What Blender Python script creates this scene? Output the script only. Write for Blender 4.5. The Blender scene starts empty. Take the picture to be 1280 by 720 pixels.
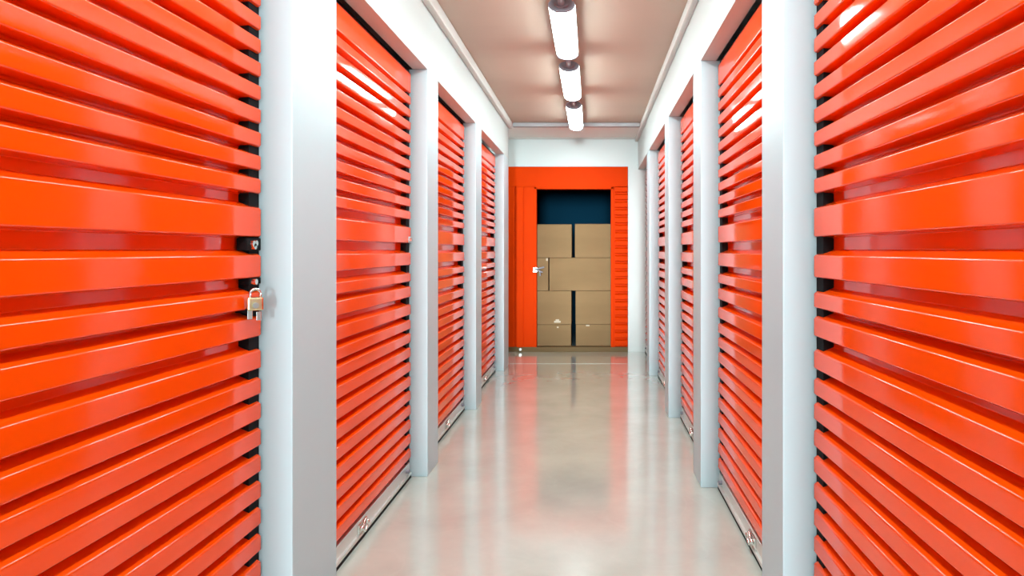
import bpy, bmesh, math, random
from mathutils import Vector
random.seed(7)
C = bpy.context.scene.collection
SC = bpy.context.scene

# ------------------------------------------------------------------ camera
F = 853.0                     # focal length in pixels of a 1280 wide frame (24 mm)
cam_data = bpy.data.cameras.new('camera')
cam_data.sensor_width = 36.0
cam_data.lens = F / 1280 * 36
cam_data.shift_x = -(739 - 640) / 1280
cam_data.shift_y = -(360 - 313) / 1280
cam_data.clip_start = 0.02
cam = bpy.data.objects.new('camera', cam_data)
C.objects.link(cam)
cam.location = (0, 0, 1.30)
cam.rotation_euler = (math.pi / 2, 0, 0)
SC.camera = cam

# ------------------------------------------------------------------ world (cool fill, let in by leaving the near end of the corridor open)
W = bpy.data.worlds.new('world'); SC.world = W
W.use_nodes = True
bg = W.node_tree.nodes['Background']
bg.inputs[0].default_value = (0.68, 0.92, 1.0, 1)
bg.inputs[1].default_value = 1.5
# added cool fill sun, shining level down the corridor from behind the viewer
dl = bpy.data.lights.new('rear_fill_sun', 'SUN')
dl.energy = 3.9; dl.color = (0.80, 0.95, 0.97); dl.angle = math.radians(9)
dlo = bpy.data.objects.new('rear_fill_sun', dl); C.objects.link(dlo)
dlo.location = (-0.17, -6, 2.0); dlo.rotation_euler = (math.radians(90 - 0.6), 0, 0)

# ------------------------------------------------------------------ exposure
SC.view_settings.view_transform = 'Standard'
SC.view_settings.look = 'None'
SC.view_settings.gamma = 1
SC.view_settings.use_curve_mapping = False
SC.view_settings.exposure = 0.5
LAMP_EMISSION = 33.0

# ------------------------------------------------------------------ materials
def mat(name, color, rough=0.5, metal=0.0, coat=0.0, coat_rough=0.05, noise=None, bump=None, emit=None, spec=0.5):
    m = bpy.data.materials.new(name); m.use_nodes = True
    nt = m.node_tree; b = nt.nodes['Principled BSDF']
    b.inputs['Base Color'].default_value = (*color, 1)
    b.inputs['Roughness'].default_value = rough
    b.inputs['Metallic'].default_value = metal
    b.inputs['Coat Weight'].default_value = coat
    b.inputs['Coat Roughness'].default_value = coat_rough
    b.inputs['Coat IOR'].default_value = 1.54
    b.inputs['Specular IOR Level'].default_value = spec
    tc = nt.nodes.new('ShaderNodeTexCoord')
    if noise:                                   # (scale vec, colour2, low, high)
        mp = nt.nodes.new('ShaderNodeMapping'); mp.inputs['Scale'].default_value = noise[0]
        n = nt.nodes.new('ShaderNodeTexNoise'); n.inputs['Scale'].default_value = 1; n.inputs['Detail'].default_value = 5
        r = nt.nodes.new('ShaderNodeValToRGB')
        r.color_ramp.elements[0].position = noise[2]; r.color_ramp.elements[1].position = noise[3]
        r.color_ramp.elements[0].color = (*color, 1); r.color_ramp.elements[1].color = (*noise[1], 1)
        nt.links.new(tc.outputs['Object'], mp.inputs[0]); nt.links.new(mp.outputs[0], n.inputs['Vector'])
        nt.links.new(n.outputs['Fac'], r.inputs[0]); nt.links.new(r.outputs[0], b.inputs['Base Color'])
    if bump:                                    # (scale vec, strength, distance)
        mp2 = nt.nodes.new('ShaderNodeMapping'); mp2.inputs['Scale'].default_value = bump[0]
        n2 = nt.nodes.new('ShaderNodeTexNoise'); n2.inputs['Scale'].default_value = 1; n2.inputs['Detail'].default_value = 2
        bp = nt.nodes.new('ShaderNodeBump'); bp.inputs['Strength'].default_value = bump[1]; bp.inputs['Distance'].default_value = bump[2]
        nt.links.new(tc.outputs['Object'], mp2.inputs[0]); nt.links.new(mp2.outputs[0], n2.inputs['Vector'])
        nt.links.new(n2.outputs['Fac'], bp.inputs['Height']); nt.links.new(bp.outputs[0], b.inputs['Normal'])
        nt.links.new(bp.outputs[0], b.inputs['Coat Normal'])
    if emit:
        b.inputs['Emission Color'].default_value = (*emit[0], 1); b.inputs['Emission Strength'].default_value = emit[1]
    return m

M = {
    'orange': mat('orange_enamel', (0.86, 0.066, 0.001), rough=0.4, spec=0.0, coat=1.0, coat_rough=0.09, bump=((1.5, 2.0, 6), 0.12, 0.003)),
    'orange_flat': mat('orange_steel', (0.60, 0.036, 0.0003), rough=0.5, spec=0.02, bump=((2, 2, 2), 0.1, 0.003)),
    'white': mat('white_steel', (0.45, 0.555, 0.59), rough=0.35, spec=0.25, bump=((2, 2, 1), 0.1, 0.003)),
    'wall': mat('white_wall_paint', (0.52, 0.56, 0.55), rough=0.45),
    'trim': mat('white_trim', (0.54, 0.53, 0.50), rough=0.5),
    'ceiling': mat('beige_ceiling', (0.45, 0.355, 0.285), rough=0.6, noise=((0.3, 1.2, 1), (0.49, 0.39, 0.31), 0.35, 0.65)),  # main ceiling: warm beige base, tone varies a little at random
    'black': mat('black_rubber', (0.010, 0.009, 0.010), rough=0.7, spec=0.1),
    'galv': mat('brushed_aluminium', (0.66, 0.66, 0.63), rough=0.35, metal=0.6),
    'chrome': mat('bright_metal', (0.75, 0.74, 0.70), rough=0.18, metal=1.0),
    'brass': mat('pale_brass', (0.80, 0.70, 0.42), rough=0.25, metal=1.0),
    'grey': mat('grey_plastic', (0.22, 0.22, 0.26), rough=0.45),
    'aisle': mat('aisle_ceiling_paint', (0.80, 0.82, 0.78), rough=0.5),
    'trim_shaded': mat('shaded_trim', (0.34, 0.33, 0.34), rough=0.6),  # trim darkened to grey: the cross trim's shade is put into its colour
    'sill': mat('brown_sill', (0.13, 0.08, 0.035), rough=0.6, spec=0.1),
    'card': mat('cardboard', (0.205, 0.125, 0.060), rough=0.85, spec=0.1, noise=((2, 2, 6), (0.23, 0.14, 0.068), 0.35, 0.65)),
    'card_dark': mat('cardboard_seam', (0.22, 0.14, 0.075), rough=0.9),
    'tape': mat('packing_tape', (0.28, 0.19, 0.10), rough=0.4),
    'label': mat('white_label', (0.46, 0.38, 0.28), rough=0.6),
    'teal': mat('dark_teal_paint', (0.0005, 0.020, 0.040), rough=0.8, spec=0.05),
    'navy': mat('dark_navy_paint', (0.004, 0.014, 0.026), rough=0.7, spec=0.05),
    'lens': mat('frosted_diffuser', (0.9, 0.9, 0.88), rough=0.4, emit=((0.80, 0.99, 1.0), LAMP_EMISSION)),
}

def floor_material():
    m = bpy.data.materials.new('polished_concrete'); m.use_nodes = True
    nt = m.node_tree; b = nt.nodes['Principled BSDF']; L = nt.links
    tc = nt.nodes.new('ShaderNodeTexCoord')
    n = nt.nodes.new('ShaderNodeTexNoise'); n.inputs['Scale'].default_value = 2.2; n.inputs['Detail'].default_value = 7; n.inputs['Roughness'].default_value = 0.6
    r = nt.nodes.new('ShaderNodeValToRGB')
    e = r.color_ramp.elements
    e[0].position = 0.30; e[0].color = (0.455, 0.475, 0.42, 1)
    e[1].position = 0.68; e[1].color = (0.55, 0.575, 0.51, 1)
    L.new(tc.outputs['Object'], n.inputs['Vector']); L.new(n.outputs['Fac'], r.inputs[0])
    # pale trowel streaks
    v = nt.nodes.new('ShaderNodeTexNoise'); v.inputs['Scale'].default_value = 1.4; v.inputs['Detail'].default_value = 8; v.inputs['Distortion'].default_value = 1.4
    r2 = nt.nodes.new('ShaderNodeValToRGB'); e2 = r2.color_ramp.elements
    e2[0].position = 0.485; e2[0].color = (0, 0, 0, 1)
    e2[1].position = 0.5; e2[1].color = (1, 1, 1, 1)
    e3 = e2.new(0.515); e3.color = (0, 0, 0, 1)
    L.new(tc.outputs['Object'], v.inputs['Vector']); L.new(v.outputs['Fac'], r2.inputs[0])
    mx = nt.nodes.new('ShaderNodeMixRGB'); mx.blend_type = 'MIX'; mx.inputs[2].default_value = (0.61, 0.62, 0.56, 1)
    sc = nt.nodes.new('ShaderNodeMath'); sc.operation = 'MULTIPLY'; sc.inputs[1].default_value = 0.12
    L.new(r2.outputs[0], sc.inputs[0]); L.new(sc.outputs[0], mx.inputs[0]); L.new(r.outputs[0], mx.inputs[1])
    L.new(mx.outputs[0], b.inputs['Base Color'])
    rr = nt.nodes.new('ShaderNodeMapRange'); rr.inputs['To Min'].default_value = 0.10; rr.inputs['To Max'].default_value = 0.22
    L.new(n.outputs['Fac'], rr.inputs['Value']); L.new(rr.outputs[0], b.inputs['Roughness'])
    b.inputs['Coat Weight'].default_value = 1.0; b.inputs['Coat Roughness'].default_value = 0.11; b.inputs['Coat IOR'].default_value = 1.6
    w = nt.nodes.new('ShaderNodeTexNoise'); w.inputs['Scale'].default_value = 5.0; w.inputs['Detail'].default_value = 3
    bp = nt.nodes.new('ShaderNodeBump'); bp.inputs['Strength'].default_value = 0.25; bp.inputs['Distance'].default_value = 0.002
    L.new(tc.outputs['Object'], w.inputs['Vector']); L.new(w.outputs['Fac'], bp.inputs['Height'])
    L.new(bp.outputs[0], b.inputs['Normal']); L.new(bp.outputs[0], b.inputs['Coat Normal'])
    return m
M['floor'] = floor_material()

# ------------------------------------------------------------------ helpers
def link(name, me, m, parent=None, smooth=False):
    o = bpy.data.objects.new(name, me); C.objects.link(o)
    if m is not None: me.materials.append(m)
    if parent: o.parent = parent
    if smooth:
        for p in me.polygons: p.use_smooth = True
    return o

def box_bm(bm, x0, x1, y0, y1, z0, z1, bev=0.0):
    t = bmesh.new()
    bmesh.ops.create_cube(t, size=1)
    for v in t.verts:
        v.co = Vector(((x0 + x1) / 2 + v.co.x * abs(x1 - x0), (y0 + y1) / 2 + v.co.y * abs(y1 - y0), (z0 + z1) / 2 + v.co.z * abs(z1 - z0)))
    if bev: bmesh.ops.bevel(t, geom=list(t.edges), offset=bev, segments=2, affect='EDGES', profile=0.6)
    me = bpy.data.meshes.new('t'); t.to_mesh(me); t.free(); bm.from_mesh(me); bpy.data.meshes.remove(me)

def cyl_bm(bm, a, b, r, seg=24, r2=None):
    a, b = Vector(a), Vector(b); d = b - a
    t = bmesh.new()
    bmesh.ops.create_cone(t, cap_ends=True, segments=seg, radius1=r, radius2=r if r2 is None else r2, depth=d.length)
    q = d.to_track_quat('Z', 'Y')
    for v in t.verts: v.co = q @ v.co + (a + b) / 2
    me = bpy.data.meshes.new('t'); t.to_mesh(me); t.free(); bm.from_mesh(me); bpy.data.meshes.remove(me)

def obj(name, bm, m, parent=None, smooth=False):
    me = bpy.data.meshes.new(name); bm.to_mesh(me); bm.free()
    return link(name, me, m, parent, smooth)

def boxes(name, bl, m, parent=None, bev=0.0):
    bm = bmesh.new()
    for q in bl: box_bm(bm, *q, bev=bev)
    return obj(name, bm, m, parent)

def struct(name, bl, m, bev=0.0):
    o = boxes(name, bl, m, None, bev); o['kind'] = 'structure'; return o

def thing(name, label, cat, loc, group=None):
    o = bpy.data.objects.new(name, None); C.objects.link(o)
    o.location = loc; o.empty_display_size = 0.1
    o['label'] = label; o['category'] = cat; o['kind'] = 'thing'
    if group: o['group'] = group
    return o

def tag(o, label, cat, group=None):
    o['label'] = label; o['category'] = cat; o['kind'] = 'thing'
    if group: o['group'] = group

def torus_bm(bm, c, R, r, axis='x', a0=0, a1=2 * math.pi, seg=28, ns=10):
    full = abs(a1 - a0 - 2 * math.pi) < 1e-4
    rings = []
    n = seg if full else seg + 1
    for i in range(n):
        a = a0 + (a1 - a0) * i / seg
        ca, sa = math.cos(a), math.sin(a); ring = []
        for j in range(ns):
            b = 2 * math.pi * j / ns
            u = (R + r * math.cos(b)); w = r * math.sin(b)
            p = {'x': (w, u * ca, u * sa), 'y': (u * ca, w, u * sa), 'z': (u * ca, u * sa, w)}[axis]
            ring.append(bm.verts.new(Vector(c) + Vector(p)))
        rings.append(ring)
    for i in range(seg if full else seg):
        A, B = rings[i], rings[(i + 1) % n]
        for j in range(ns):
            bm.faces.new((A[j], A[(j + 1) % ns], B[(j + 1) % ns], B[j]))
    if not full:
        bm.faces.new(rings[0]); bm.faces.new(rings[-1][::-1])

# ------------------------------------------------------------------ layout numbers (metres)
HEAD = 2.34                      # underside of the headers
CEIL = 2.76
XL, XR = -0.94, 0.60             # corridor planes
RC = 0.085                       # recess of the doors
DL, DR = XL - RC, XR + RC        # door planes
YE = 8.75                        # end wall
YC = 7.75                        # where the left wall stops at the cross aisle
Y0 = -2.2                        # near end of what is built

# ------------------------------------------------------------------ setting
struct('floor', [(-3.0, 1.6, Y0, 11.2, -0.10, 0.0)], M['floor'])
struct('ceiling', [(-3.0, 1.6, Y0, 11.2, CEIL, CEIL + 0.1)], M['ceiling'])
# headers above the doors, and unseen backing skins added to block outside light
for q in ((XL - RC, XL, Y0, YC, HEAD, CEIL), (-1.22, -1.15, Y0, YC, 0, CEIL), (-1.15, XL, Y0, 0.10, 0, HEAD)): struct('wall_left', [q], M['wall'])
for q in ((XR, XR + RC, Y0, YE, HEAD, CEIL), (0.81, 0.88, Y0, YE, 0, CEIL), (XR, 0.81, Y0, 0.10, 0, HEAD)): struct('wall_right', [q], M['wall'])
struct('wall_aisle', [(-2.6, -2.5, YC - 0.5, YE, 0, CEIL), (-2.5, -1.22, YC - 0.1, YC, 0, CEIL)], M['wall'])
struct('wall_back', [(-2.6, 0.88, YE, YE + 0.10, 2.375, CEIL), (0.472, XR, YE, YE + 0.10, 0, 2.375),
                     (XR, 0.88, YE, YE + 0.10, 0, 2.375), (-2.6, -1.30, YE, YE + 0.10, 0, 2.375)], M['wall'])
struct('trim_left', [(XL, XL + 0.045, Y0, YC + 0.02, 2.68, CEIL)], M['trim'], 0.015)
struct('trim_right', [(XR - 0.04, XR, Y0, YE, 2.69, CEIL)], M['trim'], 0.012)
struct('trim_cross', [(-0.90, XR - 0.04, YC + 0.04, YC + 0.12, 2.715, CEIL)], M['trim_shaded'], 0.012)
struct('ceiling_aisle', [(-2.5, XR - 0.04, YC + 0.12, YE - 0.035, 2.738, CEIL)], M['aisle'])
struct('trim_end', [(-2.5, XR - 0.04, YE - 0.035, YE, 2.725, CEIL)], M['trim'], 0.006)
struct('trim_floor', [(-2.5, XR, YC + 0.075, YC + 0.085, 0.0, 0.0012)], M['floor'])

# the dark storage room behind the end doorway
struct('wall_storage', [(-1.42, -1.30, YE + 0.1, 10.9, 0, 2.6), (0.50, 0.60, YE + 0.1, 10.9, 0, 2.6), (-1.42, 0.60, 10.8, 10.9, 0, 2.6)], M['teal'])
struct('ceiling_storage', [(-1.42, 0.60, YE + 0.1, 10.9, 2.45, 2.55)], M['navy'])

# ------------------------------------------------------------------ pillars
LP = [(0.10, 0.40), (2.147, 2.52), (3.92, 4.19), (5.57, 5.85), (7.36, YC)]
RP = [(0.10, 0.40), (2.136, 2.40), (3.74, 4.01), (5.30, 5.56), (7.08, 7.36)]
LN = ['behind the nearest left roller door, beside the viewer', 'widest and nearest on the left, beside the padlocked door',
      'second on the left, beyond the door with the loop handle', 'third on the left, slim, halfway down the corridor',
      'last on the left, just before the cross aisle']
RN = ['behind the nearest right roller door, beside the viewer', 'wide and nearest on the right, beside the near right door',
      'second on the right, bluish, with a roller door either side', 'third on the right, slim, halfway down the corridor',
      'fourth and farthest free standing on the right']
for side, P, N in ((-1, LP, LN), (1, RP, RN)):
    for (y0, y1), nm in zip(P, N):
        xa, xb = (XL, XL - 0.205) if side < 0 else (XR, XR + 0.205)
        bm = bmesh.new()
        box_bm(bm, min(xa, xb), max(xa, xb), y0, y1, 0.0, HEAD, bev=0.004)
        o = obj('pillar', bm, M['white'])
        tag(o, 'white steel corridor pillar, ' + nm, 'pillar', 'white pillars between the roller doors')

# ------------------------------------------------------------------ roller doors
def bar_list():
    B = [(0.131, 0.043), (-0.015, -0.083), (-0.131, -0.177), (-0.208, -0.266), (-0.311, -0.367), (-0.400, -0.448), (-0.476, -0.526)]
    for k in range(1, 9): B.append((-0.476 - 0.0825 * k, -0.526 - 0.0825 * k))
    for k in range(0, 10): B.append((0.178 + 0.073 * k + 0.044, 0.178 + 0.073 * k))
    B.append((1.012, 0.900))
    return sorted(B)                      # (top, bottom) about eye height, ascending
BARS = [(1.30 + b, 1.30 + t) for t, b in bar_list()]
DEPTH, SLOPE = 0.044, (0.005, 0.017)      # steep underside, gentler top face

def curtain_profile(zlo, zhi, bars=BARS, depth=DEPTH, slope=SLOPE):
    """(z, inset) pairs from bottom to top; inset 0 is the raised face"""
    pts = [(zlo, depth)]
    rad = 0.004
    sb, st = slope
    for b, t in bars:
        pts += [(b - sb - rad * .3, depth), (b - sb + rad * .3, depth - rad * 1.2), (b - rad * .3, rad * 1.2), (b + rad, 0),
                (t - rad, 0), (t + rad * .3, rad * 1.2), (t + st - rad * .3, depth - rad * 1.2), (t + st + rad * .3, depth)]
    pts.append((zhi, depth))
    return pts

def curtain(side, xf, y0, y1, parent):
    """corrugated sheet; side -1 = left wall (faces +x)"""
    pr = curtain_profile(0.085, 2.325)
    s = -side
    bm = bmesh.new()
    th = 0.0015
    fr, bk = [], []
    for y in (y0, y1):
        fr.append([bm.verts.new((xf - s * d, y, z)) for z, d in pr])
        bk.append([bm.verts.new((xf - s * (d + th), y, z)) for z, d in pr])
    n = len(pr)
    for i in range(n - 1):
        bm.faces.new((fr[0][i], fr[1][i], fr[1][i + 1], fr[0][i + 1]))
        bm.faces.new((bk[0][i], bk[0][i + 1], bk[1][i + 1], bk[1][i]))
        for e in (0, 1): bm.faces.new((fr[e][i], fr[e][i + 1], bk[e][i + 1], bk[e][i]))
    bm.faces.new((fr[0][0], bk[0][0], bk[1][0], fr[1][0])); bm.faces.new((fr[0][-1], fr[1][-1], bk[1][-1], bk[0][-1]))
    bmesh.ops.recalc_face_normals(bm, faces=bm.faces)
    for v in bm.verts: v.co -= parent.location
    o = obj('curtain', bm, M['orange'], parent, True)
    wn = o.modifiers.new('weighted', 'WEIGHTED_NORMAL'); wn.weight = 70; wn.keep_sharp = True
    return o

def local(bm, parent):
    for v in bm.verts: v.co -= parent.location
    return bm

def roller_door(side, y0, y1, label, latch=None, handle=0.5):
    s = -side                                     # +1 left wall: faces +x
    xf = (DL - 0.008) if side < 0 else (DR + 0.008)
    root = thing('roller_door', label, 'roller door', (xf, (y0 + y1) / 2, 0), 'orange roller doors along the corridor')
    def B(name, bl, m, par=root, bev=0.0):
        bm = bmesh.new()
        for d0, d1, a, b, z0, z1 in bl:           # d = depth behind the raised face (negative = towards the corridor)
            xa, xb = xf - s * d0, xf - s * d1
            box_bm(bm, min(xa, xb), max(xa, xb), a, b, z0, z1, bev=bev)
        return obj(name, local(bm, root), m, par)
    curtain(side, xf, y0 + 0.014, y1 - 0.014, root)
    for a, b in ((y0 + 0.001, y0 + 0.064), (y1 - 0.064, y1 - 0.001)):
        B('guide_rail', [(0.012, 0.105, a, b, 0.0, 2.336)], M['black'])
    B('head_channel', [(0.016, 0.105, y0 + 0.064, y1 - 0.064, 2.312, 2.337)], M['black'])
    # galvanised bottom bar: an angle with a small ledge
    B('bottom_bar', [(0.006, 0.040, y0 + 0.014, y1 - 0.014, 0.022, 0.088), (-0.006, 0.010, y0 + 0.016, y1 - 0.016, 0.020, 0.034)], M['galv'], bev=0.002)
    B('bottom_seal', [(-0.002, 0.030, y0 + 0.014, y1 - 0.014, 0.0, 0.021)], M['black'])
    # lift handle on the bottom bar: plate and upright ring
    yh = y0 + (y1 - y0) * handle
    h = B('lift_handle', [(-0.004, 0.008, yh - 0.055, yh + 0.055, 0.036, 0.080)], M['chrome'], bev=0.002)
    bm = bmesh.new()
    xh = xf + s * 0.022
    torus_bm(bm, (xf + s * 0.014, yh, 0.062), 0.024, 0.006, 'x')
    cyl_bm(bm, (xf, yh - 0.036, 0.062), (xf + s * 0.02, yh - 0.036, 0.062), 0.010, 14)
    cyl_bm(bm, (xf, yh + 0.036, 0.062), (xf + s * 0.02, yh + 0.036, 0.062), 0.010, 14)
    obj('ring', local(bm, root), M['chrome'], h, True)
    for ye in (y0 + 0.07, y1 - 0.09):
        bm = bmesh.new()
        cyl_bm(bm, (xf - s * 0.006, ye, 0.058), (xf + s * 0.012, ye, 0.058), 0.011, 12)
        obj('stop_bolt', local(bm, root), M['grey'], root)
    if latch:
        yl = y1 - 0.080
        if latch == 'lock':
            lp = B('latch', [(0.004, 0.036, yl - 0.012, y1 - 0.004, 1.300, 1.338)], M['black'], bev=0.003)
            lq = B('latch', [(0.004, 0.036, yl + 0.006, y1 - 0.004, 1.196, 1.216)], M['black'], bev=0.003)
            B('latch_keeper', [(-0.003, 0.036, yl - 0.022, y1 - 0.004, 1.112, 1.132)], M['black'], bev=0.003)
            for dy, dz, r in ((0.010, 0.002, 0.010), (0.026, 0.004, 0.009), (0.018, -0.006, 0.009)):
                bm = bmesh.new(); cyl_bm(bm, (xf - s * 0.006, yl + dy, 1.318 + dz), (xf + s * 0.008, yl + dy, 1.318 + dz), r, 14)
                obj('bolt_head', local(bm, root), M['chrome'], lp, False)
            bm = bmesh.new(); cyl_bm(bm, (xf - s * 0.004, yl + 0.020, 1.204), (xf + s * 0.010, yl + 0.020, 1.204), 0.009, 14)
            obj('bolt_head', local(bm, root), M['chrome'], lq, False)
        else:
            lp = B('latch', [(-0.002, 0.030, yl + 0.018, y1 - 0.004, 1.345, 1.378)], M['galv'], bev=0.003)
            bm = bmesh.new(); cyl_bm(bm, (xf - s * 0.004, yl + 0.034, 1.361), (xf + s * 0.016, yl + 0.034, 1.361), 0.010, 14)
            obj('bolt_head', local(bm, root), M['chrome'], lp, False)
    return root

LD = [(0.40, 2.147), (2.52, 3.92), (4.19, 5.57), (5.85, 7.36)]
RD = [(0.40, 2.136), (2.40, 3.74), (4.01, 5.30), (5.56, 7.08), (7.36, YE)]
LLAB = [('orange roller door filling the left edge, with a padlock beside the pillar', 'lock', .5),
        ('orange roller door second on the left, ringed handle low on its aluminium bottom bar', 'bolt', .40),
        ('orange roller door third on the left, between the second and third pillars', None, .5),
        ('narrow looking orange roller door farthest down the left wall', None, .5)]
RLAB = [('orange roller door filling the right edge of the view', None, .5),
        ('orange roller door second on the right, round handle on its bottom bar', None, .40),
        ('orange roller door third on the right, between the second and third pillars', None, .5),
        ('sliver of orange roller door fourth on the right, before the last pillar', None, .5),
        ('thinnest sliver of orange roller door, at the far right beside the end wall', None, .5)]
for (a, b), (lab, la, h) in zip(LD, LLAB): roller_door(-1, a, b, lab, la, h)
for (a, b), (lab, la, h) in zip(RD, RLAB): roller_door(1, a, b, lab, la, h)

# padlock hanging from the latch of the near left door
px_, py_, pz_ = DL + 0.018, 2.045, 1.140
pl = thing('padlock', 'small brass padlock hanging at the edge of the near left roller door', 'padlock', (px_, py_, pz_))
pl.rotation_euler = (0, 0, math.radians(-55))
bm = bmesh.new(); box_bm(bm, -0.010, 0.010, -0.022, 0.022, -0.020, 0.020, bev=0.005); obj('lock_body', bm, M['brass'], pl)
bm = bmesh.new(); torus_bm(bm, (0, 0, 0.030), 0.014, 0.0042, 'x', 0, math.pi, 16, 8)
for e in (-1, 1): cyl_bm(bm, (0, e * 0.014, 0.016), (0, e * 0.014, 0.031), 0.0042, 8)
obj('shackle', bm, M['chrome'], pl, True)
bm = bmesh.new(); cyl_bm(bm, (0.009, 0, -0.004), (0.0135, 0, -0.004), 0.009, 16); obj('keyhole_plug', bm, M['chrome'], pl)
for yy, zz in ((-0.014, -0.034), (0.010, -0.038)):
    bm = bmesh.new(); box_bm(bm, -0.002, 0.002, yy - 0.007, yy + 0.007, zz - 0.012, zz + 0.014, bev=0.001); obj('key_tag', bm, M['chrome'], pl)

# ------------------------------------------------------------------ end doorway: orange steel front
front = thing('storage_doorway', 'orange steel doorway at the corridor end, open onto stacked cardboard boxes', 'doorway', (-0.2, YE, 0))
def FB(name, bl, m, par=front, bev=0.0):
    bm = bmesh.new()
    for q in bl: box_bm(bm, *q, bev=bev)
    for v in bm.verts: v.co -= front.location
    return obj(name, bm, m, par)
SZ = 0.062
OX0, OX1, OTOP = -0.70, 0.252, 2.085
FB('sill', [(-1.28, 0.468, YE - 0.012, YE + 0.10, 0, SZ)], M['sill'], bev=0.003)
FB('head_panel', [(-1.28, 0.468, YE - 0.01, YE + 0.08, OTOP + 0.035, 2.372)], M['orange_flat'], bev=0.003)
FB('side_panel', [(-1.28, -0.98, YE - 0.004, YE + 0.05, SZ, OTOP + 0.035), (-0.955, -0.87, YE - 0.022, YE + 0.05, SZ, OTOP + 0.034),
                  (-0.98, -0.955, YE + 0.035, YE + 0.05, SZ, OTOP + 0.035), (-0.87, OX0 - 0.02, YE - 0.004, YE + 0.05, SZ, OTOP + 0.035)], M['orange_flat'], bev=0.003)
FB('door_jamb', [(OX0 - 0.03, OX0, YE - 0.014, YE + 0.10, SZ, OTOP + 0.03)], M['orange_flat'], bev=0.004)
FB('door_jamb', [(OX1, OX1 + 0.036, YE - 0.014, YE + 0.10, SZ, OTOP + 0.03)], M['orange_flat'], bev=0.004)
FB('door_head', [(OX0 - 0.03, OX1 + 0.036, YE - 0.014, YE + 0.10, OTOP, OTOP + 0.036)], M['orange_flat'], bev=0.004)
# corrugated strip at the right
bars = []
z = SZ + 0.02
while z < OTOP - 0.02:
    bars.append((z, z + 0.058)); z += 0.0985
pr = curtain_profile(SZ, OTOP + 0.035, bars, 0.036, (0.006, 0.014))
bm = bmesh.new()
rows = [[bm.verts.new((x, YE - 0.008 + d, zz)) for zz, d in pr] for x in (OX1 + 0.055, 0.468)]
rb = [[bm.verts.new((x, YE + 0.05, zz)) for zz, d in pr] for x in (OX1 + 0.055, 0.468)]
for i in range(len(pr) - 1):
    bm.faces.new((rows[0][i], rows[1][i], rows[1][i + 1], rows[0][i + 1]))
    bm.faces.new((rb[0][i], rb[0][i + 1], rb[1][i + 1], rb[1][i]))
    for e in (0, 1): bm.faces.new((rows[e][i], rows[e][i + 1], rb[e][i + 1], rb[e][i]))
bm.faces.new((rows[0][0], rb[0][0], rb[1][0], rows[1][0])); bm.faces.new((rows[0][-1], rows[1][-1], rb[1][-1], rb[0][-1]))
bmesh.ops.recalc_face_normals(bm, faces=bm.faces)
for v in bm.verts: v.co -= front.location
obj('corrugated_panel', bm, M['orange_flat'], front)
FB('side_panel', [(OX1 + 0.036, OX1 + 0.056, YE + 0.012, YE + 0.05, SZ, OTOP + 0.035)], M['orange_flat'])
# latch handle at the left jamb
lh = FB('latch_plate', [(-0.745, -0.690, YE - 0.030, YE - 0.012, 1.020, 1.085)], M['chrome'], bev=0.004)
bm = bmesh.new()
cyl_bm(bm, (-0.715, YE - 0.05, 1.058), (-0.60, YE - 0.05, 1.085), 0.010, 12)
cyl_bm(bm, (-0.715, YE - 0.05, 1.058), (-0.62, YE - 0.05, 1.020), 0.009, 12)
cyl_bm(bm, (-0.715, YE - 0.025, 1.058), (-0.715, YE - 0.056, 1.058), 0.012, 12)
cyl_bm(bm, (-0.655, YE - 0.05, 1.045), (-0.650, YE - 0.05, 0.975), 0.008, 12)
for v in bm.verts: v.co -= front.location
obj('lever', bm, M['grey'], lh)
bm = bmesh.new(); cyl_bm(bm, (-0.905, YE - 0.03, 0.035), (-0.905, YE - 0.010, 0.035), 0.018, 16)
for v in bm.verts: v.co -= front.location
obj('floor_bolt', bm, M['chrome'], front)

# ------------------------------------------------------------------ cardboard boxes
YB = YE + 0.13
def carton(x0, x1, z0, z1, label, depth=0.42, mark=None, dy=0.0):
    y0 = YB + dy
    root = thing('cardboard_box', label, 'box', ((x0 + x1) / 2, y0 + depth / 2, z0), 'cardboard boxes stacked in the end doorway')
    w, h = (x1 - x0), (z1 - z0)
    def L(name, q, m, bev=0.003):
        bm = bmesh.new(); box_bm(bm, *q, bev=bev); return obj(name, bm, m, root)
    L('carton_body', (-w / 2, w / 2, -depth / 2, depth / 2, 0.0005, h - 0.006), M['card'], 0.006)
    for a, b in ((-depth / 2, -0.001), (0.001, depth / 2)):
        L('flap', (-w / 2 + 0.001, w / 2 - 0.001, a, b, h - 0.0058, h - 0.001), M['card'], 0.001)
    # tape over the top seam, folded down over both ends
    L('tape_strip', (-w / 2 - 0.0012, -w / 2 - 0.0002, -0.025, 0.025, h - 0.07, h - 0.0065), M['tape'], 0)
    if mark:
        bm = bmesh.new()
        for (mx, mz, mw, mh) in mark:
            box_bm(bm, mx - root.location.x - mw / 2, mx - root.location.x + mw / 2, -depth / 2 - 0.0015, -depth / 2 - 0.0003, mz - z0 - mh / 2, mz - z0 + mh / 2)
        obj('paper_tag', bm, M['label'], root)
    return root
carton(-0.705, -0.262, 0.0, 0.335, 'bottom left cardboard box standing on the floor, beneath the tagged box', mark=[(-0.435, 0.300, 0.022, 0.018)])
carton(-0.200, 0.262, 0.0, 0.335, 'bottom right cardboard box standing on the floor, right of the black gap', mark=[(-0.045, 0.322, 0.045, 0.018)], dy=0.004)
carton(-0.705, -0.258, 0.336, 0.775, 'cardboard box second from the floor on the left, white paper tag low on it', mark=[(-0.440, 0.372, 0.085, 0.024), (-0.440, 0.392, 0.045, 0.022)], dy=-0.003)
carton(-0.204, 0.262, 0.336, 0.775, 'cardboard box second from the floor on the right, right of the black gap')
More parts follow.
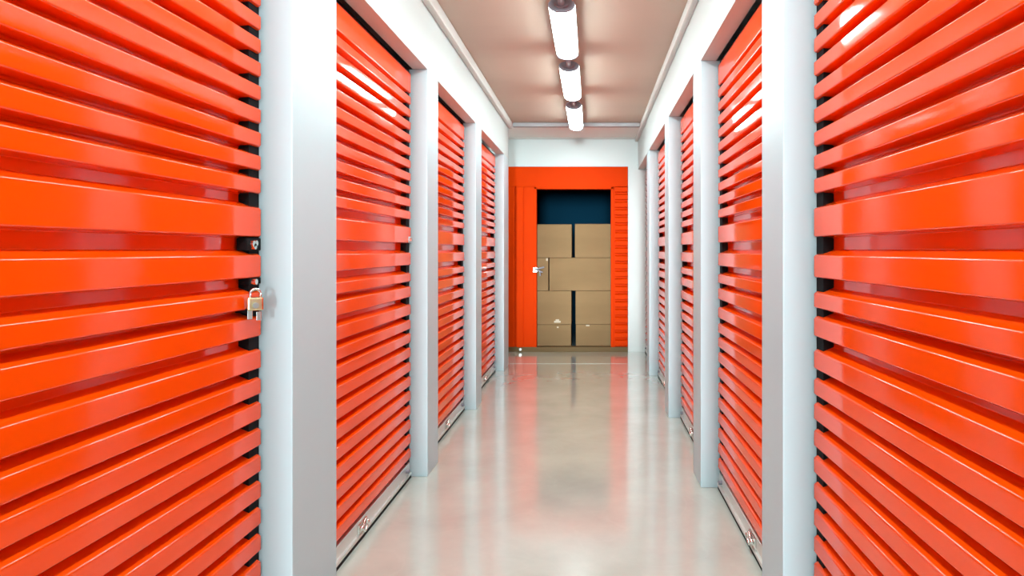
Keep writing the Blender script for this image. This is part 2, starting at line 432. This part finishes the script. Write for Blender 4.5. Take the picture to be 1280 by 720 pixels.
carton(-0.720, -0.558, 0.776, 1.205, 'narrow cardboard box beside the metal lever, left of the long middle box', mark=[(-0.575, 1.180, 0.022, 0.032)])
carton(-0.545, 0.275, 0.776, 1.205, 'long wide cardboard box lying across the middle of the stack', dy=0.003)
carton(-0.705, -0.254, 1.206, 1.640, 'top left cardboard box of the stack, under the dark blue wall')
carton(-0.212, 0.262, 1.206, 1.645, 'top right cardboard box of the stack, under the dark blue wall', dy=-0.004)

# ------------------------------------------------------------------ ceiling lamps
def tube_lamp(y0, y1, label, x=-0.165, z=2.665):
    root = thing('ceiling_lamp', label, 'lamp', (x, (y0 + y1) / 2, z), 'tube lamps in a line on the ceiling')
    L = (y1 - y0); hl = L / 2; R = 0.073; K = 0.52
    bm = bmesh.new()
    prof = [(-hl + 0.012, R * 0.80), (-hl + 0.018, R * 0.93), (-hl + 0.035, R), (hl - 0.05, R), (hl - 0.025, R * 0.93), (hl - 0.012, R * 0.80)]
    n = 32; rings = []
    for yy, r in prof:
        rings.append([bm.verts.new((r * math.cos(2 * math.pi * i / n), yy, K * r * math.sin(2 * math.pi * i / n))) for i in range(n)])
    for A, Bq in zip(rings, rings[1:]):
        for i in range(n): bm.faces.new((A[i], A[(i + 1) % n], Bq[(i + 1) % n], Bq[i]))
    bm.faces.new(rings[0]); bm.faces.new(rings[-1][::-1])
    bmesh.ops.recalc_face_normals(bm, faces=bm.faces)
    obj('diffuser', bm, M['lens'], root, True)
    # white shell added over the upper half to keep direct light off the ceiling
    bm = bmesh.new()
    arc = [math.radians(a) for a in range(12, 169, 6)]
    gr = [[bm.verts.new((r * math.cos(a), yy, K * r * math.sin(a))) for a in arc] for r in (R + 0.002, R + 0.005) for yy in (-hl + 0.012, hl - 0.012)]
    k = len(arc)
    for i in range(k - 1):
        bm.faces.new((gr[0][i], gr[0][i + 1], gr[1][i + 1], gr[1][i])); bm.faces.new((gr[2][i], gr[3][i], gr[3][i + 1], gr[2][i + 1]))
        bm.faces.new((gr[0][i], gr[2][i], gr[2][i + 1], gr[0][i + 1])); bm.faces.new((gr[1][i], gr[1][i + 1], gr[3][i + 1], gr[3][i]))
    for i in (0, k - 1): bm.faces.new((gr[0][i], gr[1][i], gr[3][i], gr[2][i]))
    bmesh.ops.recalc_face_normals(bm, faces=bm.faces)
    obj('uplight_shield', bm, M['wall'], root)
    for e in (-1, 1):
        bm = bmesh.new()
        cyl_bm(bm, (0, e * (hl - 0.014), 0), (0, e * (hl + 0.010), 0), R * 1.02, 28)
        cyl_bm(bm, (0, e * (hl + 0.010), 0), (0, e * (hl + 0.034), 0), R * 0.55, 24, R * 0.4 if e > 0 else None)
        for v in bm.verts: v.co.z *= K
        obj('end_cap', bm, M['grey'], root)
        bm = bmesh.new()
        box_bm(bm, -0.014, 0.014, e * (hl + 0.022) - 0.012, e * (hl + 0.022) + 0.012, 0.02, CEIL - z - 0.0005, bev=0.002)
        obj('bracket', bm, M['grey'], root)
    return root
tube_lamp(7.95, 8.55, 'short tube lamp added to light the end wall, unseen around the left corner', x=-1.75)  # added lamp, hidden behind the left wall, brightens the end wall
spans = [(-1.55, -0.50), (-0.20, 0.85), (1.15, 2.20), (2.48, 3.50), (3.80, 4.76), (5.06, 6.08), (6.42, 7.58)]
labs = ['tube lamp far behind the viewer', 'tube lamp behind the viewer', 'tube lamp overhead near the viewer', 'tube lamp just above the top of the view',
        'nearest and largest glowing tube lamp in view', 'middle of the three glowing tube lamps', 'smallest glowing tube lamp, closest to the end wall']
for (a, b), l in zip(spans, labs):
    tube_lamp(a, b, l)
for (a, b), (c, d) in zip(spans, spans[1:]):
    bm = bmesh.new(); cyl_bm(bm, (-0.165, b + 0.036, 2.665), (-0.165, c - 0.036, 2.665), 0.019, 16)
    o = obj('conduit', bm, M['grey'], None, True)
    tag(o, 'short grey conduit linking tube lamps, ' + ('farthest behind the viewer' if c < 0 else 'just behind the viewer' if c < 1.2 else 'overhead, a little before the top of the view' if c < 3 else 'next to the end wall' if c > 6.2 else 'between the largest and middle lamp' if c > 5 else 'above the largest lamp at the top of the view' if c > 3.7 else 'out of view overhead'), 'conduit', 'grey conduits between the tube lamps')
